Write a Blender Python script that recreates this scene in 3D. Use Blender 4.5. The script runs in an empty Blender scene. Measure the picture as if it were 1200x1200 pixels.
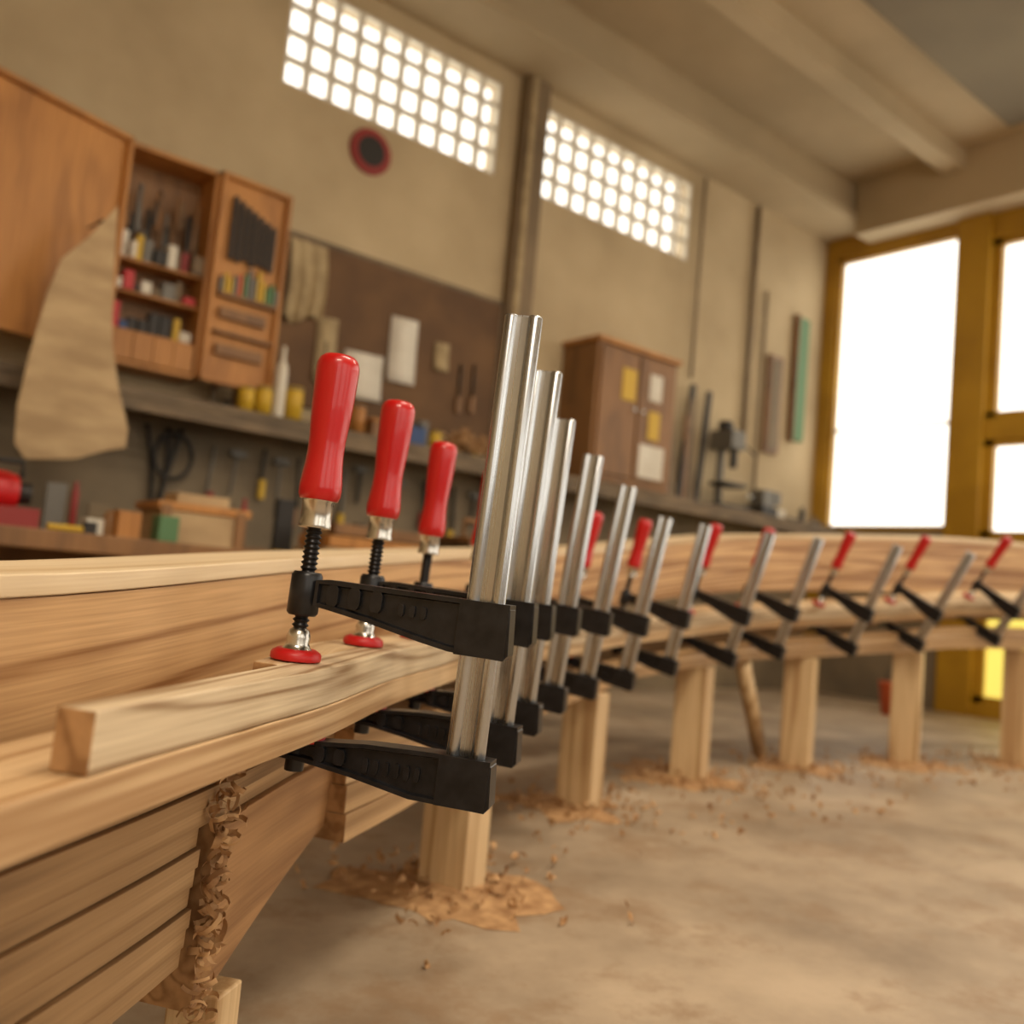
import bpy, bmesh, math, random
from mathutils import Matrix, Vector, noise
random.seed(7)
scene=bpy.context.scene
try:
    scene.view_settings.view_transform='Standard'
except Exception: pass
H=math.radians(51); CH,SH=math.cos(H),math.sin(H)
def T(r,d,z):            # bench frame -> room frame (bench runs 51 deg to the tool wall)
    return Vector((CH*d+SH*r, SH*d-CH*r, z))
# ------------------------------------------------------------------ materials
def srgb(r,g,b):
    f=lambda c:(c/255/12.92) if c/255<=.04045 else ((c/255+.055)/1.055)**2.4
    return (f(r),f(g),f(b),1)
def base(name,col,rough=.6,metal=0,spec=.5):
    m=bpy.data.materials.new(name); m.use_nodes=True
    nt=m.node_tree; b=nt.nodes['Principled BSDF']
    b.inputs['Base Color'].default_value=col; b.inputs['Roughness'].default_value=rough
    b.inputs['Metallic'].default_value=metal
    b.inputs['Specular IOR Level'].default_value=spec
    return m,nt,b
def mottled(name,c1,c2,scale=3,rough=.7,metal=0,bump=0,detail=6,sx=(1,1,1)):
    m,nt,b=base(name,c1,rough,metal)
    tc=nt.nodes.new('ShaderNodeTexCoord'); mp=nt.nodes.new('ShaderNodeMapping')
    mp.inputs['Scale'].default_value=sx
    n=nt.nodes.new('ShaderNodeTexNoise'); n.inputs['Scale'].default_value=scale; n.inputs['Detail'].default_value=detail
    r=nt.nodes.new('ShaderNodeValToRGB')
    r.color_ramp.elements[0].position=.35; r.color_ramp.elements[0].color=c1
    r.color_ramp.elements[1].position=.68; r.color_ramp.elements[1].color=c2
    nt.links.new(tc.outputs['Object'],mp.inputs['Vector']); nt.links.new(mp.outputs[0],n.inputs['Vector'])
    nt.links.new(n.outputs['Fac'],r.inputs[0]); nt.links.new(r.outputs[0],b.inputs['Base Color'])
    if bump:
        bp=nt.nodes.new('ShaderNodeBump'); bp.inputs['Strength'].default_value=bump
        nt.links.new(n.outputs['Fac'],bp.inputs['Height']); nt.links.new(bp.outputs[0],b.inputs['Normal'])
    return m
def wood(name,c_dark,c_light,coord='UV',sc=(1.3,9,9),bands=16,rough=.5,fine=(5,260,260),seed=0,contrast=1):
    m,nt,b=base(name,c_light,rough)
    N=nt.nodes.new; L=nt.links.new
    tc=N('ShaderNodeTexCoord'); mp=N('ShaderNodeMapping'); mp.inputs['Scale'].default_value=sc
    mp.inputs['Location'].default_value=(seed,seed*1.7,seed*.6)
    n=N('ShaderNodeTexNoise'); n.inputs['Scale'].default_value=1; n.inputs['Detail'].default_value=2; n.inputs['Roughness'].default_value=.4
    mul=N('ShaderNodeMath'); mul.operation='MULTIPLY'; mul.inputs[1].default_value=bands*6.28
    sn=N('ShaderNodeMath'); sn.operation='SINE'
    mr=N('ShaderNodeMapRange'); mr.inputs[1].default_value=-1; mr.inputs[2].default_value=1
    mp2=N('ShaderNodeMapping'); mp2.inputs['Scale'].default_value=fine
    n2=N('ShaderNodeTexNoise'); n2.inputs['Scale'].default_value=1; n2.inputs['Detail'].default_value=4
    mp3=N('ShaderNodeMapping'); mp3.inputs['Scale'].default_value=(sc[0]*.6,sc[1]*.5,sc[2]*.5)
    n3=N('ShaderNodeTexNoise'); n3.inputs['Scale'].default_value=1; n3.inputs['Detail'].default_value=3
    for q in (mp,mp2,mp3): L(tc.outputs[coord],q.inputs['Vector'])
    L(mp.outputs[0],n.inputs['Vector']); L(mp2.outputs[0],n2.inputs['Vector']); L(mp3.outputs[0],n3.inputs['Vector'])
    L(n.outputs['Fac'],mul.inputs[0]); L(mul.outputs[0],sn.inputs[0]); L(sn.outputs[0],mr.inputs[0])
    pw=N('ShaderNodeMath'); pw.operation='POWER'; pw.inputs[1].default_value=2.2; L(mr.outputs[0],pw.inputs[0])
    a=N('ShaderNodeMath'); a.operation='MULTIPLY'; a.inputs[1].default_value=.38*contrast; L(pw.outputs[0],a.inputs[0])
    c=N('ShaderNodeMath'); c.operation='MULTIPLY_ADD'; c.inputs[1].default_value=.6; L(n2.outputs['Fac'],c.inputs[0]); L(a.outputs[0],c.inputs[2])
    e=N('ShaderNodeMath'); e.operation='MULTIPLY_ADD'; e.inputs[1].default_value=.5; L(n3.outputs['Fac'],e.inputs[0]); L(c.outputs[0],e.inputs[2])
    r=N('ShaderNodeValToRGB'); r.color_ramp.elements[0].position=.38; r.color_ramp.elements[0].color=c_light
    r.color_ramp.elements[1].position=.95; r.color_ramp.elements[1].color=c_dark
    L(e.outputs[0],r.inputs[0]); L(r.outputs[0],b.inputs['Base Color'])
    bp=N('ShaderNodeBump'); bp.inputs['Strength'].default_value=.1; L(n2.outputs['Fac'],bp.inputs['Height']); L(bp.outputs[0],b.inputs['Normal'])
    return m
M={}
M['beam']=wood('beam_pine',srgb(144,100,58),srgb(216,176,126),sc=(.3,12,12),bands=8,seed=3)
M['band']=wood('beam_top_lamella',srgb(200,172,130),srgb(234,214,180),sc=(.3,12,12),bands=4,seed=9)
M['strip']=wood('strip_ash',srgb(148,118,84),srgb(224,204,170),sc=(.9,18,18),bands=8,seed=5)
M['strip2']=wood('strip_pine',srgb(176,140,98),srgb(226,202,162),sc=(.5,14,14),bands=5,seed=12)
M['board']=wood('board_pine',srgb(162,124,82),srgb(222,190,146),sc=(.4,16,16),bands=8,seed=21)
M['form']=wood('form_ply',srgb(118,88,54),srgb(176,140,96),sc=(.4,12,12),bands=7,seed=31,rough=.65)
M['form2']=wood('form_ply_light',srgb(144,110,70),srgb(198,162,116),sc=(.4,12,12),bands=6,seed=37,rough=.65)
M['block']=wood('form_block',srgb(132,92,54),srgb(184,140,92),sc=(1.5,10,10),bands=5,seed=47,rough=.6,contrast=.7)
M['leg']=wood('leg_pine',srgb(172,136,92),srgb(222,194,150),coord='Object',sc=(9,9,.5),bands=5,seed=2,fine=(200,200,5))
M['endgrain']=wood('end_grain',srgb(134,96,58),srgb(184,142,96),coord='Object',sc=(14,14,14),bands=9,seed=4,fine=(90,90,90))
M['red'],_,b_=base('red_lacquer',srgb(186,8,12),.3); b_.inputs['Coat Weight'].default_value=.3
M['redpad'],_,_b=base('red_plastic',srgb(186,16,18),.4)
M['dullred'],_,_b=base('dull_red',srgb(140,40,34),.5)
M['black']=mottled('black_cast',srgb(22,22,24),srgb(38,38,41),60,.33,.3,.05)
M['thread'],_,_b=base('black_steel',srgb(38,37,38),.35,.8)
m,nt,b=base('brushed_steel',srgb(188,191,194),.3,1); M['steel']=m
tc=nt.nodes.new('ShaderNodeTexCoord'); mp=nt.nodes.new('ShaderNodeMapping'); mp.inputs['Scale'].default_value=(320,320,2)
n=nt.nodes.new('ShaderNodeTexNoise'); n.inputs['Scale'].default_value=1
mr=nt.nodes.new('ShaderNodeMapRange'); mr.inputs[3].default_value=.18; mr.inputs[4].default_value=.38
nt.links.new(tc.outputs['Object'],mp.inputs[0]); nt.links.new(mp.outputs[0],n.inputs['Vector']); nt.links.new(n.outputs['Fac'],mr.inputs[0]); nt.links.new(mr.outputs[0],b.inputs['Roughness'])
bp=nt.nodes.new('ShaderNodeBump'); bp.inputs['Strength'].default_value=.12; bp.inputs['Distance'].default_value=.001; nt.links.new(n.outputs['Fac'],bp.inputs['Height']); nt.links.new(bp.outputs[0],b.inputs['Normal'])
M['chrome'],_,_b=base('zinc',srgb(200,196,188),.25,1)
M['wall']=mottled('wall_plaster',srgb(174,154,120),srgb(198,178,142),1.3,.85,0,.05)
M['walllow']=mottled('wall_plaster_dark',srgb(106,94,76),srgb(138,122,98),2.2,.85,0,.05)  # darker plaster tone for the lower walls
M['ceil']=mottled('ceiling_paint',srgb(172,154,122),srgb(194,174,140),.8,.85)
M['ceild']=mottled('ceiling_panel',srgb(122,112,94),srgb(140,130,108),1,.85)
M['pillar']=mottled('pillar_paint',srgb(112,94,70),srgb(134,114,86),3,.7)
M['yellow']=mottled('yellow_paint',srgb(162,120,22),srgb(188,144,34),2,.45)
M['peg']=mottled('pegboard',srgb(92,66,42),srgb(112,82,52),4,.8)
M['shelf']=mottled('shelf_wood',srgb(92,78,60),srgb(130,110,84),5,.7,sx=(1,6,6))
M['cab']=wood('cabinet_ply',srgb(150,98,44),srgb(198,138,70),coord='Object',sc=(6,6,1.5),bands=3,seed=2,fine=(80,80,5),contrast=.6)
M['cab2']=wood('cabinet_brown',srgb(106,74,42),srgb(146,104,60),coord='Object',sc=(6,6,1.5),bands=3,seed=8,fine=(80,80,5),contrast=.6)
M['dark'],_,_b=base('dark_metal',srgb(46,42,38),.5,.3)
M['grey'],_,_b=base('grey_metal',srgb(110,106,98),.5,.3)
M['paper']=mottled('paper',srgb(210,202,186),srgb(224,218,204),5,.9)
M['yel'],_,_b=base('yellow_plastic',srgb(200,162,40),.5)
M['green'],_,_b=base('green_paint',srgb(86,124,82),.6)
M['blue'],_,_b=base('blue_paint',srgb(40,68,116),.5)
M['white'],_,_b=base('white_plastic',srgb(214,206,188),.5)
M['cloth']=mottled('canvas_cloth',srgb(156,136,102),srgb(182,162,124),12,.95,0,.3)
M['ply']=mottled('template_ply',srgb(168,140,102),srgb(198,170,128),4,.75,sx=(1,1,3))
M['orange'],_,_b=base('orange_plastic',srgb(200,92,50),.5)
M['shave']=mottled('shavings',srgb(150,110,70),srgb(200,160,112),30,.8)
M['glowpane'],_,_b=base('yellow_pane_glow',srgb(240,220,110),.5)
_b.inputs['Emission Color'].default_value=srgb(250,230,110); _b.inputs['Emission Strength'].default_value=.85  # emission stands in for daylight coming through the pane
# floor
m,nt,b=base('floor_concrete',srgb(190,160,122),.55)
N=nt.nodes.new;L=nt.links.new
tc=N('ShaderNodeTexCoord'); n1=N('ShaderNodeTexNoise'); n1.inputs['Scale'].default_value=1.6; n1.inputs['Detail'].default_value=9; n1.inputs['Roughness'].default_value=.65
n2=N('ShaderNodeTexNoise'); n2.inputs['Scale'].default_value=4; n2.inputs['Detail'].default_value=9; n2.inputs['Roughness'].default_value=.72
r1=N('ShaderNodeValToRGB'); r1.color_ramp.elements[0].position=.36; r1.color_ramp.elements[0].color=srgb(138,120,98); r1.color_ramp.elements[1].position=.66; r1.color_ramp.elements[1].color=srgb(186,166,140)
r2=N('ShaderNodeValToRGB'); r2.color_ramp.elements[0].position=.5; r2.color_ramp.elements[0].color=(0,0,0,1); r2.color_ramp.elements[1].position=.62; r2.color_ramp.elements[1].color=(1,1,1,1)
mx=N('ShaderNodeMix'); mx.data_type='RGBA'; mx.inputs[7].default_value=srgb(134,104,72)
mm=N('ShaderNodeMath'); mm.operation='MULTIPLY'; mm.inputs[1].default_value=.55
L(tc.outputs['Object'],n1.inputs['Vector']); L(tc.outputs['Object'],n2.inputs['Vector'])
L(n1.outputs['Fac'],r1.inputs[0]); L(n2.outputs['Fac'],r2.inputs[0]); L(r2.outputs[0],mm.inputs[0]); L(mm.outputs[0],mx.inputs[0]); L(r1.outputs[0],mx.inputs[6]); L(mx.outputs[2],b.inputs['Base Color'])
M['floor']=m
# ------------------------------------------------------------------ mesh builder
class B:
    def __init__(s,name): s.bm=bmesh.new(); s.name=name; s.mats=[]; s.uv=s.bm.loops.layers.uv.new('UVMap')
    def mi(s,k):
        if k not in s.mats: s.mats.append(k)
        return s.mats.index(k)
    def face(s,vs,k,smooth=False,uvs=None):
        try: f=s.bm.faces.new(vs)
        except ValueError: return None
        f.material_index=s.mi(k); f.smooth=smooth
        if uvs:
            for l,u in zip(f.loops,uvs): l[s.uv].uv=u
        return f
    def box(s,lo,hi,k,mat=None):
        mat=mat or Matrix(); lo=Vector(lo);hi=Vector(hi)
        c=[(lo.x,lo.y,lo.z),(hi.x,lo.y,lo.z),(hi.x,hi.y,lo.z),(lo.x,hi.y,lo.z),(lo.x,lo.y,hi.z),(hi.x,lo.y,hi.z),(hi.x,hi.y,hi.z),(lo.x,hi.y,hi.z)]
        v=[s.bm.verts.new(mat@Vector(p)) for p in c]
        for q in ((3,2,1,0),(4,5,6,7),(0,1,5,4),(1,2,6,5),(2,3,7,6),(3,0,4,7)): s.face([v[i] for i in q],k)
    def lathe(s,prof,k,mat=None,seg=24,smooth=True):
        mat=mat or Matrix(); rings=[]
        for r,z in prof:
            rings.append([s.bm.verts.new(mat@Vector((r*math.cos(2*math.pi*i/seg),r*math.sin(2*math.pi*i/seg),z))) for i in range(seg)])
        for a,b in zip(rings,rings[1:]):
            for i in range(seg):
                j=(i+1)%seg; s.face([a[i],a[j],b[j],b[i]],k,smooth)
        s.face(rings[0][::-1],k); s.face(rings[-1],k)
    def prism(s,poly,y0,y1,k,mat=None,inset=None,depth=0):
        mat=mat or Matrix()
        a=[s.bm.verts.new(mat@Vector((x,y0,z))) for x,z in poly]; b=[s.bm.verts.new(mat@Vector((x,y1,z))) for x,z in poly]
        n=len(poly)
        for i in range(n):
            j=(i+1)%n; s.face([a[i],b[i],b[j],a[j]],k)
        f1=s.face(a,k); f2=s.face(b[::-1],k)
        if inset:
            s.bm.normal_update()
            for f,sg in ((f1,1),(f2,-1)):
                bmesh.ops.inset_region(s.bm,faces=[f],thickness=inset,depth=0)
                r=bmesh.ops.inset_region(s.bm,faces=[f],thickness=.0015,depth=0)
                off=(mat.to_3x3()@Vector((0,sg*depth,0)))
                for v in f.verts: v.co+=off
    def tube(s,pts,r,k,seg=8):
        pts=[Vector(p) for p in pts]; rings=[]
        for i,p in enumerate(pts):
            t=(pts[min(i+1,len(pts)-1)]-pts[max(i-1,0)]).normalized()
            a=t.orthogonal().normalized() if i==0 else (a-t*a.dot(t)).normalized()
            b=t.cross(a); rings.append([s.bm.verts.new(p+r*(a*math.cos(2*math.pi*q/seg)+b*math.sin(2*math.pi*q/seg))) for q in range(seg)])
        for x,y in zip(rings,rings[1:]):
            for i in range(seg): s.face([x[i],x[(i+1)%seg],y[(i+1)%seg],y[i]],k,True)
        s.face(rings[0][::-1],k); s.face(rings[-1],k)
    def mesh(s):
        bmesh.ops.recalc_face_normals(s.bm,faces=s.bm.faces)
        me=bpy.data.meshes.new(s.name); s.bm.to_mesh(me); s.bm.free()
        for k in s.mats: me.materials.append(M[k])
        return me
    def done(s,bevel=0):
        o=bpy.data.objects.new(s.name,s.mesh()); bpy.context.collection.objects.link(o)
        if bevel:
            md=o.modifiers.new('bevel','BEVEL'); md.width=bevel; md.segments=2; md.limit_method='ANGLE'; md.angle_limit=math.radians(40)
        return o
def TM(x,y,z): return Matrix.Translation((x,y,z))
# ------------------------------------------------------------------ room
b=B('floor'); b.box((-3.2,-4.2,-.1),(7.2,4.8,0),'floor'); b.done()
WY=4.6; CZ=4.22; X=7.0
b=B('wall_left')
def wallseg(x0,x1,z0,z1,k='wall'): b.box((x0,WY,z0),(x1,WY+.12,z1),k)
wallseg(-3.1,7.12,0,1.33,'walllow'); wallseg(-3.1,7.12,1.33,3.17); wallseg(-3.1,1.9,3.17,3.77); wallseg(3.34,3.7,3.17,3.77); wallseg(5.19,7.12,3.17,3.77); wallseg(-3.1,7.12,3.77,CZ)
b.done()
def glassgrid(name,x0,x1,z0,z1,nx,nz):
    b=B(name)
    for i in range(nx+1):
        x=x0+(x1-x0)*i/nx; b.box((x-.017,WY+.005,z0),(x+.017,WY+.045,z1),'white')
    for i in range(nz+1):
        z=z0+(z1-z0)*i/nz; b.box((x0,WY+.007,z-.015),(x1,WY+.043,z+.015),'white')
    b.done()
glassgrid('window_1',3.7,5.19,3.17,3.77,10,4)
glassgrid('window_2',1.9,3.34,3.17,3.77,10,4)
# window wall with yellow steel framing
b=B('wall_right')
def e(y0,y1,z0,z1,k='yellow',dx=0): b.box((X-dx,y0,z0),(X+.12,y1,z1),k)
e(4.48,4.6,0,CZ); e(3.18,3.43,0,CZ,dx=.04); e(3.43,4.48,3.70,CZ); e(3.43,4.48,0,1.35,'walllow')
for y1,y0 in ((3.18,1.9),(1.68,.35),(.1,-1.3),(-1.55,-4)):
    e(y0,y1,3.57,CZ); e(y0,y1,2.03,2.19); e(y0,y1,1.1,1.3); e(y0,y1,0,.1)
    e(y0-.25,y0,0,CZ,dx=.04)
b.done(.004)
b=B('window_3'); 
b.box((X+.03,3.43,2.18),(X+.06,4.48,2.205),'white')
for y in (3.43,4.45): b.box((X+.02,y,1.35),(X+.08,y+.03,3.70),'yellow')
for z in (1.35,3.66): b.box((X+.02,3.43,z),(X+.08,4.48,z+.04),'yellow')
b.done()
b=B('window_4')
for z0,z1 in ((2.19,3.57),(1.3,2.03),(.1,1.1)):
    for y in (1.9,3.11): b.box((X+.02,y,z0),(X+.08,y+.07,z1),'yellow')
    b.box((X+.02,1.9,z0),(X+.08,3.18,z0+.05),'yellow'); b.box((X+.02,1.9,z1-.05),(X+.08,3.18,z1),'yellow')
b.box((X+.05,1.95,.14),(X+.06,3.12,1.06),'glowpane')
b.done()
# walls behind the photographer, with tall windows
b=B('wall_front')
b.box((-3.1,-4.12,0),(X+.12,-4,.9),'walllow'); b.box((-3.1,-4.12,3.6),(X+.12,-4,CZ),'wall')
xs=[-3.1,-2.6,-.4,.2,2.4,3.0,5.2,5.8,6.8,X+.12]
for i in range(0,len(xs)-1,2): b.box((xs[i],-4.12,.9),(xs[i+1],-4,3.6),'wall')
b.done()
for n,(x0,x1) in enumerate(((-2.6,-.4),(.2,2.4),(3.0,5.2),(5.8,6.8))):
    b=B('window_%d'%(5+n)); 
    for i in range(5): x=x0+(x1-x0)*i/4; b.box((x-.02,-4.09,.9),(x+.02,-4.04,3.6),'yellow')
    for i in range(4): z=.9+2.7*i/3; b.box((x0,-4.09,z-.02),(x1,-4.04,z+.02),'yellow')
    b.done()
b=B('wall_back'); b.box((-3.2,-4.12,0),(-3.1,4.72,CZ),'wall'); b.done()
b=B('ceiling'); b.box((-3.2,-4.12,CZ),(X+.12,4.72,CZ+.1),'ceil'); b.done()
b=B('trim_1'); b.box((X-.25,-3.9,3.77),(X,4.19,CZ),'ceil'); b.box((-3,4.22,3.88),(X,4.6,CZ),'ceil'); b.box((-3,4.17,3.88),(X-.2,4.22,3.95),'ceil'); b.done()
b=B('ceiling_beam'); b.box((1,3.3,CZ-.16),(X-.25,3.45,CZ),'ceil'); b.done()
b=B('ceiling_panel'); b.box((4.3,.4,CZ-.04),(X-.45,2.9,CZ),'ceild'); b.done()
b=B('pillar'); b.box((3.49,WY-.07,0),(3.68,WY-.001,CZ-.345),'pillar'); b.box((3.52,WY-.09,0),(3.56,WY-.07,CZ-.345),'cloth'); b.done()
b=B('conduit_pipe'); b.tube([(5.97,WY-.03,1.9),(5.97,WY-.03,3.85)],.02,'pillar'); b.tube([(6.15,WY-.03,1.5),(6.15,WY-.03,3.2)],.012,'pillar'); b.tube([(5.3,WY-.03,2.3),(5.3,WY-.03,3.85)],.01,'pillar'); b.done()
# round sign
b=B('round_sign'); mt=TM(2.46,WY-.001,2.99)@Matrix.Rotation(math.pi/2,4,'X')
b.lathe([(.13,0),(.13,.015)],'dullred',mt,32); b.lathe([(.115,.015),(.115,.02)],'dullred',mt,32); b.lathe([(.085,.02),(.085,.024)],'dark',mt,32); b.done()
# pegboard
b=B('pegboard'); b.box((1.93,WY-.03,1.48),(3.485,WY-.002,2.38),'peg')
for x0 in (1.93,3.465): b.box((x0,WY-.035,1.48),(x0+.02,WY-.002,2.38),'shelf')
b.box((1.93,WY-.035,2.365),(3.485,WY-.002,2.39),'shelf')
for x,z in ((3.2,1.93),(3.3,1.95),(2.3,1.85)): 
    b.tube([(x,WY-.04,z),(x,WY-.045,z-.2)],.007,'dark'); b.box((x-.015,WY-.055,z-.3),(x+.015,WY-.035,z-.2),'cab2')
b.done()
def sheet(name,x0,x1,z0,z1,y,k='paper',curl=.015):
    b=B(name); n=6; vs=[]
    for i in range(n+1):
        t=i/n; z=z1+(z0-z1)*t; yy=y-curl*t*t
        vs.append((b.bm.verts.new((x0,yy,z)),b.bm.verts.new((x1,yy-.004,z+.006))))
    for p,q in zip(vs,vs[1:]): b.face([p[0],p[1],q[1],q[0]],k,True)
    o=b.done(); sd=o.modifiers.new('thick','SOLIDIFY'); sd.thickness=.001
sheet('paper_sheet',2.69,2.87,1.72,2.10,WY-.037)
sheet('paper_sheet',2.42,2.66,1.58,1.84,WY-.037)
sheet('paper_sheet',2.24,2.36,1.62,1.98,WY-.037,'cloth')
sheet('paper_sheet',3.0,3.1,1.85,2.02,WY-.037,'cloth')
# hanging cloth
b=B('hanging_cloth'); nx,nz=14,10; g=[]
for i in range(nx+1):
    row=[]
    for j in range(nz+1):
        s=i/nx;t=j/nz; row.append(b.bm.verts.new((2.02+.22*s+.02*math.sin(t*3),WY-.06-.02*math.sin(s*19)*(.3+t),2.35-.42*t-.03*math.sin(s*6)*t)))
    g.append(row)
for i in range(nx):
    for j in range(nz): b.face([g[i][j],g[i+1][j],g[i+1][j+1],g[i][j+1]],'cloth',True)
b.done()
# shelf
b=B('long_shelf'); b.box((.2,4.28,1.31),(6.95,WY-.001,1.35),'shelf')
b.box((.2,4.28,1.25),(6.95,4.31,1.31),'shelf')
for x in (.5,1.4,2.4,3.4,4.4,5.4,6.4): b.box((x,4.32,1.28),(x+.02,WY-.001,1.31),'dark')
b.done(.003)
# tool cabinet with open doors
b=B('tool_cabinet')
x0,x1,z0,z1=1.13,1.56,1.46,2.48; y0,y1=4.38,WY-.002
b.box((x0,y1-.02,z0),(x1,y1,z1),'cab2')
for lo,hi in (((x0,y0,z0),(x0+.02,y1,z1)),((x1-.02,y0,z0),(x1,y1,z1)),((x0,y0,z0),(x1,y1,z0+.02)),((x0,y0,z1-.02),(x1,y1,z1))): b.box(lo,hi,'cab')
for z in (1.62,1.80,1.95): b.box((x0,y0+.04,z),(x1,y1,z+.012),'cab')
def door(p,q,k='cab'):
    p=Vector((p[0],p[1],0));q=Vector((q[0],q[1],0)); d=(q-p); w=d.length; mt=Matrix.Translation(p)@Matrix.Rotation(math.atan2(d.y,d.x),4,'Z')
    b.box((0,-.01,z0),(w,.01,z1),k,mt)
    for lo,hi in (((0,-.04,z0),(w,-.01,z0+.02)),((0,-.04,z1-.02),(w,-.01,z1)),((w-.02,-.04,z0),(w,-.01,z1)),((0,-.04,z0),(.02,-.01,z1))): b.box(lo,hi,k,mt)
    return mt
mt=door((x1,y0),(1.93,4.40))
for i in range(7): b.box((.07+i*.035,-.04,2.06+random.uniform(0,.03)),(.092+i*.035,-.02,2.38-.015*i),'dark',mt)
for i in range(13): 
    k=random.choice(['yel','green','blue','redpad','grey','yel','orange']); x=.04+i*.024; b.box((x,-.045,1.9),(x+.018,-.02,1.95+.1*random.random()),k,mt)
b.box((.04,-.05,1.88),(.34,-.01,1.9),'cab2',mt); b.box((.04,-.05,1.70),(.34,-.01,1.715),'cab2',mt); b.box((.06,-.04,1.78),(.3,-.01,1.83),'cab2',mt); b.box((.06,-.04,1.6),(.3,-.01,1.65),'cab2',mt)
door((.38,4.12),(x0,y0))
for i in range(20): 
    z=random.uniform(1.99,2.2); x=x0+.03+i*.019; b.tube([(x,y0+.12,z),(x+random.uniform(-.02,.02),y0+.12,z+random.uniform(.1,.25))],random.uniform(.006,.014),random.choice(['dark','shelf','grey','cab2']),6)
for zz in (1.812,1.632,1.962):
    x=x0+.03
    while x<x1-.07:
        w=random.uniform(.02,.06); b.box((x,y0+random.uniform(.02,.07),zz),(x+w,y0+.12,zz+random.uniform(.03,.13)),random.choice(['yel','grey','dullred','dark','blue','white','cab2','shelf','redpad'])); x+=w+.006
for i in range(4): b.box((x0+.03+i*.093,y0-.005,1.485),(x0+.12+i*.093,y0+.1,1.61),'cab')
b.done(.002)
# plywood template
b=B('plywood_template'); mt=Matrix.Translation((0,4.08,0))
S=lambda x,z:(x*.89,.6+(z-.6)*.89)
b.prism([S(*p) for p in [(.86,1.22),(.88,1.45),(.92,1.75),(.96,1.92),(1.06,2.05),(1.17,2.24),(1.19,1.9),(1.22,1.6),(1.27,1.4),(1.34,1.2),(1.34,1.11),(1.25,1.08),(1.12,1.02),(1.0,1.0),(.92,.99),(.87,1.05)]],0,.012,'ply',mt)
b.tube([(.99,4.09,1.98),(.99,4.3,2.0)],.006,'dark',6); b.done(.002)
# shelf goods
def bottle(name,x,y,z,r,h,k,neck=True):
    b=B(name); 
    pr=[(r*.95,0),(r,.01),(r,h*.65),(r*.9,h*.72),(r*.4,h*.8),(r*.38,h*.97),(r*.3,h)] if neck else [(r,0),(r,h*.92),(r*.96,h*.93),(r*.96,h)]
    b.lathe(pr,k,TM(x,y,z),20); 
    if not neck: b.lathe([(r*1.03,h*.9),(r*1.03,h*.96)],'grey',TM(x,y,z),20)
    b.done()
bottle('plastic_bottle',1.965,4.34,1.351,.03,.36,'white')
for x,r,h,k in ((1.80,.04,.12,'yel'),(1.89,.04,.14,'yel'),(2.05,.045,.17,'yel'),(2.3,.05,.12,'dark'),(2.42,.04,.15,'cab'),(2.92,.035,.1,'yel')):
    bottle('paint_can',x,4.35,1.351,r,h,k,False)
b=B('parts_box'); b.box((2.72,4.32,1.351),(2.84,4.42,1.45),'blue'); b.box((2.73,4.33,1.45),(2.83,4.41,1.47),'dark'); b.done(.004)
b=B('cardboard_box'); b.box((2.50,4.32,1.351),(2.66,4.43,1.43),'cab2'); b.box((2.49,4.31,1.43),(2.67,4.44,1.45),'cab'); b.done(.004)
def clutter(name,x0,x1,y0,y1,z,hmax,n):
    b=B(name); x=x0
    for i in range(n):
        x=x0+(x1-x0)*(i+random.random()*.6)/n; y=random.uniform(y0,y1); k=random.choice(['dark','shelf','cab2','grey','dark','cab','yel','walllow','dullred','white'])
        t=random.random(); h=random.uniform(.03,hmax)
        if t<.4: b.box((-.03,-.02,0),(random.uniform(.0,.06),.02,h),k,TM(x,y,z)@Matrix.Rotation(random.uniform(-.2,.2),4,'Z'))
        elif t<.7: r=random.uniform(.012,.03); b.lathe([(r,0),(r,h*.8),(r*.6,h*.88),(r*.55,h)],k,TM(x,y,z),14)
        else:
            L_=random.uniform(.08,.2); a=random.uniform(-.3,.3); c,s=math.cos(a)*L_/2,math.sin(a)*L_/2*.3
            b.tube([(x-c,y-s,z+.012),(x+c,y+s,z+.012)],.011,k,8); b.box((-.02,-.014,0),(.02,.014,.04),'dark',TM(x+c,y+s,z))
    b.done(.002)
clutter('shelf_tools',1.62,3.85,4.49,4.53,1.351,.2,34)
clutter('shelf_tools',6.3,6.88,4.36,4.5,1.351,.2,8)
# tools hanging on nails under the shelf
b=B('hanging_hand_tools')
for i in range(15):
    x=1.75+i*.125+random.uniform(-.03,.03); z=1.22-random.uniform(0,.04); l=random.uniform(.12,.3); k=random.choice(['dark','grey','cab2','dark'])
    b.tube([(x,WY-.03,z),(x+random.uniform(-.02,.02),WY-.03,z-l)],random.uniform(.007,.013),k,6)
    if i%2: b.box((x-.04,WY-.045,z-.04),(x+.04,WY-.015,z-.01),random.choice(['dark','grey','dullred']))
    else: b.box((x-.016,WY-.045,z-l-.1),(x+.016,WY-.015,z-l),random.choice(['cab','cab2','dullred','yel']))
b.done(.002)
def ribbons(b,n,posf,k,w=(.004,.01),rad=(.006,.016)):
    for _ in range(n):
        p=posf(); R=random.uniform(*rad); ww=random.uniform(*w); a0=random.uniform(0,6.28); sp=random.uniform(1.5,5)
        rot=Matrix.Rotation(random.uniform(0,6.28),3,'Z')@Matrix.Rotation(random.uniform(-1.3,1.3),3,'X')
        prev=None
        for i in range(7):
            a=a0+sp*i/6; 
            u=rot@Vector((R*math.cos(a),-ww+i*ww*.3,R*math.sin(a))); v=rot@Vector((R*math.cos(a),ww+i*ww*.3,R*math.sin(a)))
            cur=(b.bm.verts.new(p+u),b.bm.verts.new(p+v))
            if prev: b.face([prev[0],prev[1],cur[1],cur[0]],k,True)
            prev=cur
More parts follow.
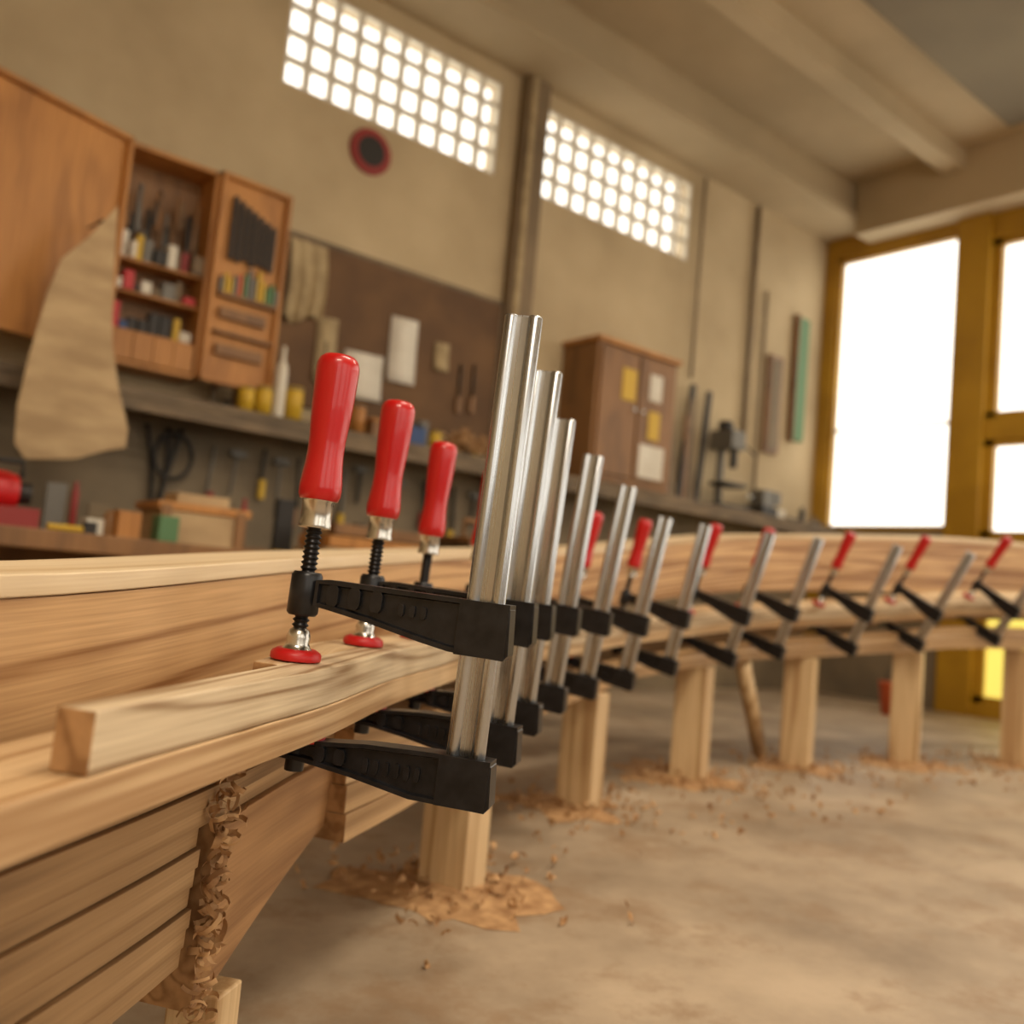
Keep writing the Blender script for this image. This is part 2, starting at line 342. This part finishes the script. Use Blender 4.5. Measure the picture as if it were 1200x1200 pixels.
b=B('shavings_heap')
ribbons(b,140,lambda:Vector((random.gauss(3.16,.08),random.uniform(4.33,4.4),1.39+abs(random.gauss(0,.04)))),'shave',(.008,.018),(.012,.022)); b.done()
# notice cabinet
b=B('notice_cabinet'); x0=4.04;x1=4.80; zt=2.24
b.box((x0,4.27,1.351),(x1,WY-.002,zt),'cab2'); b.box((x0-.02,4.24,zt),(x1+.02,WY-.002,zt+.03),'cab'); xm=(x0+x1)/2
b.box((x0+.03,4.25,1.4),(xm-.01,4.27,zt-.03),'cab2'); b.box((xm+.01,4.25,1.4),(x1-.03,4.27,zt-.03),'cab2')
for x in (xm-.04,xm+.04): b.lathe([(.012,0),(.012,.02)],'chrome',TM(x,4.25,1.85)@Matrix.Rotation(math.pi/2,4,'X'),12)
for a0,a1,z0,z1,k in ((4.26,4.39,1.90,2.11,'yel'),(4.52,4.64,1.94,2.12,'paper'),(4.53,4.64,1.68,1.87,'yel'),(4.46,4.70,1.42,1.64,'paper')): b.box((a0,4.244,z0),(a1,4.25,z1),k)
b.done(.003)
b=B('timber_offcuts')
for i in range(8):
    x=4.98+.05*i; h=random.uniform(.6,.95)
    b.box((-.02,-.015,0),(.02,.015,h),['cab2','shelf','pillar','dark'][i%4],TM(x,4.47,1.352)@Matrix.Rotation(random.uniform(-.16,.16),4,'Y')@Matrix.Rotation(-.05,4,'X'))
b.done(.002)
b=B('bench_drill_press')
b.box((5.45,4.33,1.351),(5.8,4.55,1.38),'dark'); b.tube([(5.62,4.5,1.38),(5.62,4.5,2.0)],.03,'grey',12)
b.box((5.54,4.34,1.80),(5.70,4.55,1.94),'grey'); b.lathe([(.05,0),(.06,.03),(.05,.08)],'dark',TM(5.62,4.47,1.94),16); b.lathe([(.03,0),(.03,.12),(.015,.14)],'dark',TM(5.62,4.38,1.66),12); b.box((5.5,4.33,1.52),(5.74,4.5,1.545),'dark'); b.tube([(5.70,4.4,1.88),(5.85,4.34,1.78)],.008,'dark'); b.done(.008)
b=B('shelf_vise'); b.box((5.95,4.33,1.351),(6.15,4.5,1.42),'dark'); b.box((5.98,4.35,1.42),(6.12,4.48,1.55),'grey'); b.box((6.15,4.36,1.45),(6.22,4.47,1.55),'grey'); b.tube([(5.85,4.41,1.48),(5.98,4.41,1.48)],.012,'chrome'); b.done(.005)
b=B('green_board'); b.box((6.60,WY-.05,2.06),(6.74,WY-.002,3.10),'green'); b.box((6.58,WY-.055,2.04),(6.60,WY-.002,3.12),'cab2'); b.done()
b=B('picture_frame'); b.box((6.24,WY-.04,1.9),(6.42,WY-.002,2.7),'cab2'); b.box((6.27,WY-.045,1.93),(6.39,WY-.04,2.67),'walllow'); b.done()
# cables on wall
b=B('hanging_cable')
for k in range(4):
    pts=[(1.42+.05*k+.06*math.sin(t*2.4+k),WY-.03-.01*k,1.24-.6*t) for t in [i/12 for i in range(13)]]
    b.tube(pts,.011,'dark',6)
b.tube([(1.55+.09*math.cos(a),WY-.06,1.1+.11*math.sin(a)) for a in [i*.35 for i in range(19)]],.012,'dark',6)
b.done()
# workbench in the back
b=B('workbench'); b.box((.1,3.05,.60),(3.3,3.9,.66),'cab2')
for x in (.3,1.7,3.1):
    for y in (3.12,3.75): b.box((x,y,0),(x+.09,y+.09,.60),'cab2')
b.box((.3,3.13,.2),(3.15,3.18,.3),'cab2'); b.box((.3,3.8,.35),(3.15,3.84,.60),'cab2'); b.done(.004)
TZ=.661
b=B('wooden_crate'); b.box((1.14,3.38,TZ),(1.45,3.62,TZ+.12),'ply'); 
for x in (1.14,1.42): b.box((x-.01,3.365,TZ),(x+.03,3.38,TZ+.14),'cab2')
b.box((1.12,3.37,TZ+.12),(1.47,3.63,TZ+.15),'cab'); b.box((1.2,3.42,TZ+.15),(1.4,3.56,TZ+.19),'ply'); b.done(.004)
b=B('green_block'); b.box((1.08,3.22,TZ),(1.15,3.3,TZ+.09),'green'); b.done(.006)
b=B('timber_stack')
for i in range(4):
    for j in range(3): b.box((1.75+.02*j,3.3+i*.07,TZ+j*.05),(2.25-.05*i,3.36+i*.07,TZ+.045+j*.05),['ply','cab','cab2'][(i+j)%3])
b.done(.003)
b=B('toolbox'); b.box((2.45,3.3,TZ),(2.85,3.55,.80),'shelf'); b.box((2.43,3.28,.80),(2.87,3.57,.82),'cab2'); b.tube([(2.5,3.42,.82),(2.5,3.42,.9),(2.8,3.42,.9),(2.8,3.42,.82)],.012,'cab2'); b.done(.003)
b=B('red_machine'); b.box((.42,3.18,TZ),(.70,3.42,TZ+.06),'dullred'); mt=TM(.55,3.3,TZ+.11)@Matrix.Rotation(math.pi/2,4,'Y')
b.lathe([(.055,-.1),(.065,-.06),(.065,.06),(.055,.1)],'redpad',mt,20); b.lathe([(.035,.1),(.035,.14)],'dark',mt,20); b.tube([(.48,3.2,TZ+.15),(.48,3.2,TZ+.2),(.64,3.2,TZ+.2),(.64,3.2,TZ+.15)],.01,'dark'); b.done(.006)
clutter('bench_tools',.7,3.1,3.7,3.82,TZ,.26,34)
clutter('bench_tools',.78,1.0,3.2,3.3,TZ,.1,5)
b=B('sawdust_bucket'); b.lathe([(.07,0),(.095,.21),(.1,.22)],'orange',TM(6.12,3.3,0),20); b.tube([(6.12+.095*math.cos(a),3.3,.22+.09*math.sin(a)) for a in [i*math.pi/10 for i in range(11)]],.004,'dark'); b.done()
# ------------------------------------------------------------------ bar clamps
def rib(b,cx,cz,w,h,y0,y1,k):
    b.prism([(cx-w,cz-h*.6),(cx-w*.6,cz-h),(cx+w*.6,cz-h),(cx+w,cz-h*.6),(cx+w,cz+h*.6),(cx+w*.6,cz+h),(cx-w*.6,cz+h),(cx-w,cz+h*.6)],y0,y1,k)
SX=-.196; PAD=-.064
def clamp_mesh(z1):
    b=B('bar_clamp')
    half=[]
    for i in range(9):
        a=math.pi*.5+math.pi*i/8
        half.append((-.0125+.0078*math.cos(a),.0078*math.sin(a)))
    prof=half+[(-.0088,-.0068),(-.0062,-.0036),(.0062,-.0036),(.0088,-.0068)]+[(-x,-y) for x,y in half]+[(.0088,.0068),(.0062,.0036),(-.0062,.0036),(-.0088,.0068)]
    z0=-.165
    lo=[b.bm.verts.new((x,y,z0)) for x,y in prof]; hi=[b.bm.verts.new((x,y,z1-.002)) for x,y in prof]; hi2=[b.bm.verts.new((x*.95,y*.85,z1)) for x,y in prof]
    n=len(prof)
    for i in range(n):
        j=(i+1)%n; b.face([lo[i],lo[j],hi[j],hi[i]],'steel',True); b.face([hi[i],hi[j],hi2[j],hi2[i]],'steel')
    b.face(lo[::-1],'steel'); b.face(hi2,'steel')
    up=[(.024,.024),(.029,.019),(.032,-.026),(.027,-.032),(-.03,-.030),(-.06,-.025),(-.12,-.013),(-.165,-.006),(-.18,-.004),(-.18,.023),(-.165,.025),(-.1,.0245)]
    b.prism(up,-.0135,.0135,'black',inset=.005,depth=.006)
    b.box((-.0235,-.0145,-.0315),(.0285,.0145,.024),'black')
    for cx in (-.160,-.136,-.112): rib(b,cx,.009,.0065,.011,-.0132,.0132,'black')
    for cx in (-.085,-.073,-.061): rib(b,cx,.004,.003,.006,-.011,.011,'black')
    b.lathe([(.014,-.016),(.0165,-.013),(.0165,.026),(.014,.03)],'black',TM(SX,0,0),24)
    pr=[]; z=-.045
    while z<.09:
        pr+= [(.0068,z),(.0088,z+.0018),(.0088,z+.0026),(.0068,z+.0044)]; z+=.0055
    b.lathe(pr,'thread',TM(SX,0,0),18)
    b.lathe([(.0095,.076),(.0175,.077),(.0175,.081),(.0165,.084),(.0165,.104),(.0175,.105),(.0175,.111),(.015,.112)],'chrome',TM(SX,0,0),24)
    b.lathe([(.014,.106),(.020,.107),(.0222,.112),(.0226,.120),(.0216,.131),(.0200,.145),(.0192,.158),(.0194,.172),(.0208,.19),(.0220,.21),(.0228,.235),(.0232,.248),(.0228,.254),(.0205,.260),(.0165,.2635),(.010,.265),(.001,.2652)],'red',TM(SX,0,0),14)
    b.lathe([(.006,PAD+.036),(.0105,PAD+.032),(.0128,PAD+.025),(.0118,PAD+.019),(.014,PAD+.014),(.019,PAD+.011)],'chrome',TM(SX,0,0),20)
    b.lathe([(.020,PAD+.013),(.025,PAD+.010),(.0265,PAD+.007),(.0265,PAD+.002),(.025,PAD+.001)],'redpad',TM(SX,0,0),28)
    zc=-.155
    lw=[(.024,.024),(.030,.019),(.033,-.020),(.028,-.026),(-.05,-.025),(-.115,-.014),(-.165,-.008),(-.214,-.006),(-.220,-.002),(-.214,.005),(-.165,.014),(-.1,.021),(-.03,.024)]
    b.prism([(x,z+zc) for x,z in lw],-.0135,.0135,'black',inset=.0045,depth=.006)
    b.box((-.0235,-.0145,zc-.0255),(.029,.0145,zc+.024),'black')
    for cx in (-.150,-.128): rib(b,cx,zc+.003,.006,.008,-.0132,.0132,'black')
    for cx in (-.100,-.089,-.078,-.067,-.056,-.045): rib(b,cx,zc-.001,.003,.007,-.011,.011,'black')
    b.lathe([(.010,-.020),(.010,.002),(.013,.004),(.013,.012)],'black',TM(SX+.016,0,zc),16)
    b.lathe([(.016,.010),(.0225,.012),(.0225,.018),(.018,.0215)],'redpad',TM(SX+.022,0,zc),24)
    return b.mesh()
clamp_me=clamp_mesh(.322); clamp_me2=clamp_mesh(.295)
CL=[(-.019,.957,.563,-12,2.4),(.013,1.20,.565,-14,3),(.052,1.5,.561,-16,3.2),(.120,1.83,.558,-18,5.5),(.224,2.2,.55,-20,8),(.366,2.55,.545,-25,10.5),(.546,2.9,.567,-31,11.5),
    (.81,3.2,.590,-38,16),(1.066,3.5,.615,-42,18),(1.44,3.75,.64,-46,23),(1.83,4.0,.668,-49,28),(2.27,4.2,.715,-50,31)]
def frame(yaw,lean):
    y=math.radians(-yaw); l=math.radians(lean)
    c,s=math.cos(y),math.sin(y)
    xx=T(c*math.cos(l),-s*math.cos(l),-math.sin(l)); zz=T(c*math.sin(l),-s*math.sin(l),math.cos(l))
    yy=zz.cross(xx); return xx,yy,zz
ST=[]
for r,d,z0_,rad in ((-.300,.12,.508,-10),(-.233,.5625,.508,-10),(-.196,.8,.507,-11)):
    xx,yy,zz=frame(rad,1.2); ST.append((T(r,d,z0_),xx,zz))
for i,(r,d,z,yaw,lean) in enumerate(CL):
    xx,yy,zz=frame(yaw,lean); P=T(r,d,z)
    o=bpy.data.objects.new('bar_clamp',clamp_me if i<5 else clamp_me2); bpy.context.collection.objects.link(o)
    o.matrix_world=Matrix(((xx.x,yy.x,zz.x,P.x),(xx.y,yy.y,zz.y,P.y),(xx.z,yy.z,zz.z,P.z),(0,0,0,1)))
    md=o.modifiers.new('bevel','BEVEL'); md.width=.0012; md.segments=2; md.limit_method='ANGLE'; md.angle_limit=math.radians(50)
    ST.append((P+xx*-(.15)+zz*PAD,xx,zz))
xx,yy,zz=frame(-52,31); ST.append((T(2.80,4.42,.79),xx,zz)); ST.append((T(3.4,4.56,.83),xx,zz))
def cr(p0,p1,p2,p3,t): return .5*((2*p1)+(-p0+p2)*t+(2*p0-5*p1+4*p2-p3)*t*t+(-p0+3*p1-3*p2+p3)*t**3)
def resample(S,n=8):
    out=[]
    for i in range(len(S)-1):
        a=S[max(i-1,0)];b_=S[i];c=S[i+1];d=S[min(i+2,len(S)-1)]
        for k in range(n):
            t=k/n; out.append((i+t,tuple(cr(a[q],b_[q],c[q],d[q],t) for q in range(len(b_)))))
    out.append((len(S)-1,S[-1])); return out
def sweep(b,samples,fn,k,kend=None):
    rings=[];s=0;prev=None
    for par,(O,xx,zz) in samples:
        xx=xx.normalized(); zz=(zz-xx*zz.dot(xx)).normalized()
        if prev is not None: s+=(O-prev).length
        prev=O
        x0,x1,z0,z1=fn(par)
        pts=[O+xx*x1+zz*z1,O+xx*x1+zz*z0,O+xx*x0+zz*z0,O+xx*x0+zz*z1]
        vs=[0,abs(z1-z0),abs(z1-z0)+abs(x1-x0),2*abs(z1-z0)+abs(x1-x0),2*abs(z1-z0)+2*abs(x1-x0)]
        rings.append(([b.bm.verts.new(p) for p in pts],s,vs))
    for (A,sa,va),(Bq,sb,vb) in zip(rings,rings[1:]):
        for i in range(4):
            j=(i+1)%4; b.face([A[i],Bq[i],Bq[j],A[j]],k,False,[(sa,va[i]),(sb,vb[i]),(sb,vb[i+1]),(sa,va[i+1])])
    b.face(rings[0][0],kend or k); b.face(rings[-1][0][::-1],kend or k)
SS=resample(ST)
lerp=lambda a,b,t:a+(b-a)*max(0,min(1,t))
s1=[q for q in SS if q[0]>=1]
b=B('clamped_timber_strip'); sweep(b,s1,lambda p:(-lerp(.026,.044,(p-1)/1.8),0,-.0385,0),'strip','endgrain'); b.done(.0015)
s2=[q for q in SS if q[0]>=2.75]
b=B('clamped_timber_strip'); sweep(b,s2,lambda p:(-lerp(.070,.095,(p-2.7)/1),-.045,-.0385,-.0005),'strip2','endgrain'); b.done(.0015)
b=B('laminated_board'); sweep(b,SS,lambda p:(-lerp(.095,.12,(p-1)/2),.001,-.0725,-.039),'board','endgrain'); b.done(.0015)
b=B('bending_form')
zs=[-.0735-.0195*i for i in range(13)]
for i in range(12):
    off=.0025*((i*7)%3)
    sf=[q for q in SS if (q[0]<=2.85 or i<5)]
    sweep(b,sf,lambda p,i=i,off=off:(-.17,-.098-off,zs[i+1]+.0012,zs[i]),['form','form2','form'][i%3],'endgrain')
# solid form block the plies are glued to
sf=[q for q in SS if 2.87<=q[0]<=4.4]
sweep(b,sf,lambda p:(-.17,-.094,-lerp(.36,.27,(p-3.0)/1.3),zs[5]-.001),'block','endgrain')
b.done(.0008)
def plan(BB):
    st=[]
    for i,(r,d,zt,zb) in enumerate(BB):
        a=BB[max(i-1,0)];c=BB[min(i+1,len(BB)-1)]
        tr,td=c[0]-a[0],c[1]-a[1]; l=math.hypot(tr,td); nr,nd=td/l,-tr/l
        st.append((T(r,d,zt),T(nr,nd,0),Vector((0,0,1)),Vector((zt-zb,0,0))))
    rs=resample(st); return [(q[0],q[1][:3]) for q in rs],{q[0]:q[1][3].x for q in rs}
# curved lower rail carried by the trestle legs
RL=[(-.195,1.36,.385,.225),(-.11,1.60,.385,.24),(-.023,1.876,.385,.262),(.083,2.25,.39,.295),(.23,2.613,.392,.318),(.417,2.977,.42,.355),(.69,3.293,.455,.395),(.955,3.60,.487,.42),(1.336,3.858,.528,.45),(1.73,4.11,.572,.485),(2.17,4.315,.625,.53),(2.9,4.55,.66,.555)]
rp,rh=plan(RL)
b=B('curved_lower_rail')
for i in range(4):
    off=.003*((i*5)%3)
    sweep(b,rp,lambda p,i=i,off=off:(-.11,-off,-rh[p]*(i+1)/4+.001,-rh[p]*i/4),['form2','board','form2'][i%3],'endgrain')
b.done(.0008)
# large laminated beam behind
BB=[(-.52,.1,.568,.37),(-.415,.77,.576,.375),(-.29,1.54,.63,.42),(-.085,2.35,.692,.47),(.25,3.10,.765,.55),(.80,3.70,.890,.66),(1.24,4.02,.955,.71),(1.98,4.42,1.035,.765),(2.6,4.68,1.07,.79),(3.4,4.85,1.085,.80)]
b=B('curved_laminated_timber')
rs3,hs=plan(BB)
sweep(b,rs3,lambda p:(-.12,0,-hs[p],-.021),'beam','endgrain')
sweep(b,rs3,lambda p:(-.122,.002,-.020,0),'band','endgrain')
b.done(.0015)
# trestle legs
def leg(r,d,w,top,ang=-35,dep=.8):
    b=B('trestle_leg'); P=T(r,d,0); mt=Matrix.Translation(P)@Matrix.Rotation(H-math.pi/2+math.radians(ang),4,'Z')
    b.box((-w,-w*dep,0),(w,w*dep,top),'leg',mt); b.done(.003)
leg(-.285,1.06,.03,.148,-12,.9)
leg(-.42,.35,.03,.20,-12,.9)
legs=[(-.055,1.94,.054,.268),(.265,2.76,.054,.331),(.70,3.36,.056,.398),(1.23,3.85,.058,.44),(1.82,4.21,.06,.495),(2.45,4.47,.06,.54)]
for r,d,w,t in legs: leg(r,d,w,t,-30)
b=B('trestle_brace'); A=T(1.12,3.98,0.02);Bp=T(.93,3.62,.41); b.tube([A,Bp],.03,'leg',4); b.done()
# shavings on the floor
b=B('wood_shavings')
pts=[T(r,d,0) for r,d,_,_ in legs]
def fp():
    if random.random()<.8:
        c=random.choice(pts[:6]); p=c+Vector((random.gauss(0,.13),random.gauss(0,.13),0))
    else:
        r=random.uniform(.1,2.5); d=2.3+r*.85+random.uniform(-.35,.5); p=T(r,d,0)
    p.z=.008+abs(random.gauss(0,.008)); return p
ribbons(b,900,fp,'shave',(.002,.008),(.005,.013))
b.done()
def sstation(p): 
    O,xx,zz=min(SS,key=lambda q:abs(q[0]-p))[1]; return O,xx.normalized(),zz.normalized()
O_,xx_,zz_=sstation(2.85)
b=B('curled_shavings')
ribbons(b,120,lambda:O_+xx_*(-.085+random.gauss(0,.004))+zz_*(-random.uniform(.09,.36))+T(0,random.gauss(0,.01),0),'shave',(.0015,.004),(.004,.014)); b.done()
b=B('sawdust_heap')
for (cx,cy,rr,hh) in [(p.x+random.uniform(-.05,.05),p.y+random.uniform(-.05,.05),random.uniform(.15,.22),.014) for p in pts[:6]]:
    rings=[]
    for i in range(7):
        t=i/6; ring=[]
        for j in range(28):
            a=j*2*math.pi/28; rad=rr*t*(1+.9*noise.noise(Vector((cx*3+math.cos(a)*1.8,cy*3+math.sin(a)*1.8,0))))
            x=cx+rad*math.cos(a);y=cy+rad*math.sin(a)
            ring.append(b.bm.verts.new((x,y,.001+hh*(1-t)**1.3*(1+.6*noise.noise(Vector((x*9,y*9,1)))))))
        rings.append(ring)
    for p,q in zip(rings,rings[1:]):
        for j in range(28): b.face([p[j],p[(j+1)%28],q[(j+1)%28],q[j]],'shave',True)
b.done()
# ------------------------------------------------------------------ lights
w=bpy.data.worlds.new('world'); scene.world=w; w.use_nodes=True
w.node_tree.nodes['Background'].inputs[0].default_value=(1,.93,.81,1); w.node_tree.nodes['Background'].inputs[1].default_value=2.5
def added_lamp(x,y,z,sx,sy,power):  # unseen hanging fixture, added to fill the room with light
    b=B('added_ceiling_lamp'); b.box((x-sx/2-.03,y-sy/2-.03,z),(x+sx/2+.03,y+sy/2+.03,z+.06),'white')
    b.tube([(x-sx/3,y,z+.06),(x-sx/3,y,CZ)],.006,'dark'); b.tube([(x+sx/3,y,z+.06),(x+sx/3,y,CZ)],.006,'dark'); b.done()
    l=bpy.data.lights.new('added_fill_light','AREA'); l.shape='RECTANGLE'; l.size=sx; l.size_y=sy; l.energy=power; l.color=(1,.86,.68)
    o=bpy.data.objects.new('added_fill_light',l); bpy.context.collection.objects.link(o); o.location=(x,y,z-.01)
added_lamp(1.6,.4,3.5,1.5,.4,60); added_lamp(4.4,1.2,3.75,1.5,.4,55); added_lamp(-.8,-1.5,3.6,1.5,.4,100)
# ------------------------------------------------------------------ camera
cam=bpy.data.cameras.new('camera');co=bpy.data.objects.new('camera',cam);bpy.context.collection.objects.link(co)
cam.sensor_width=36; cam.lens=33; cam.clip_start=.02
R=Matrix.Rotation(math.radians(-39),3,'Z')@Matrix.Rotation(math.radians(94.81),3,'X')@Matrix.Rotation(math.radians(5.14),3,'Z')
co.matrix_world=Matrix.Translation((0,0,.6))@R.to_4x4()
cam.dof.use_dof=True; cam.dof.focus_distance=.93; cam.dof.aperture_fstop=3.4
scene.camera=co
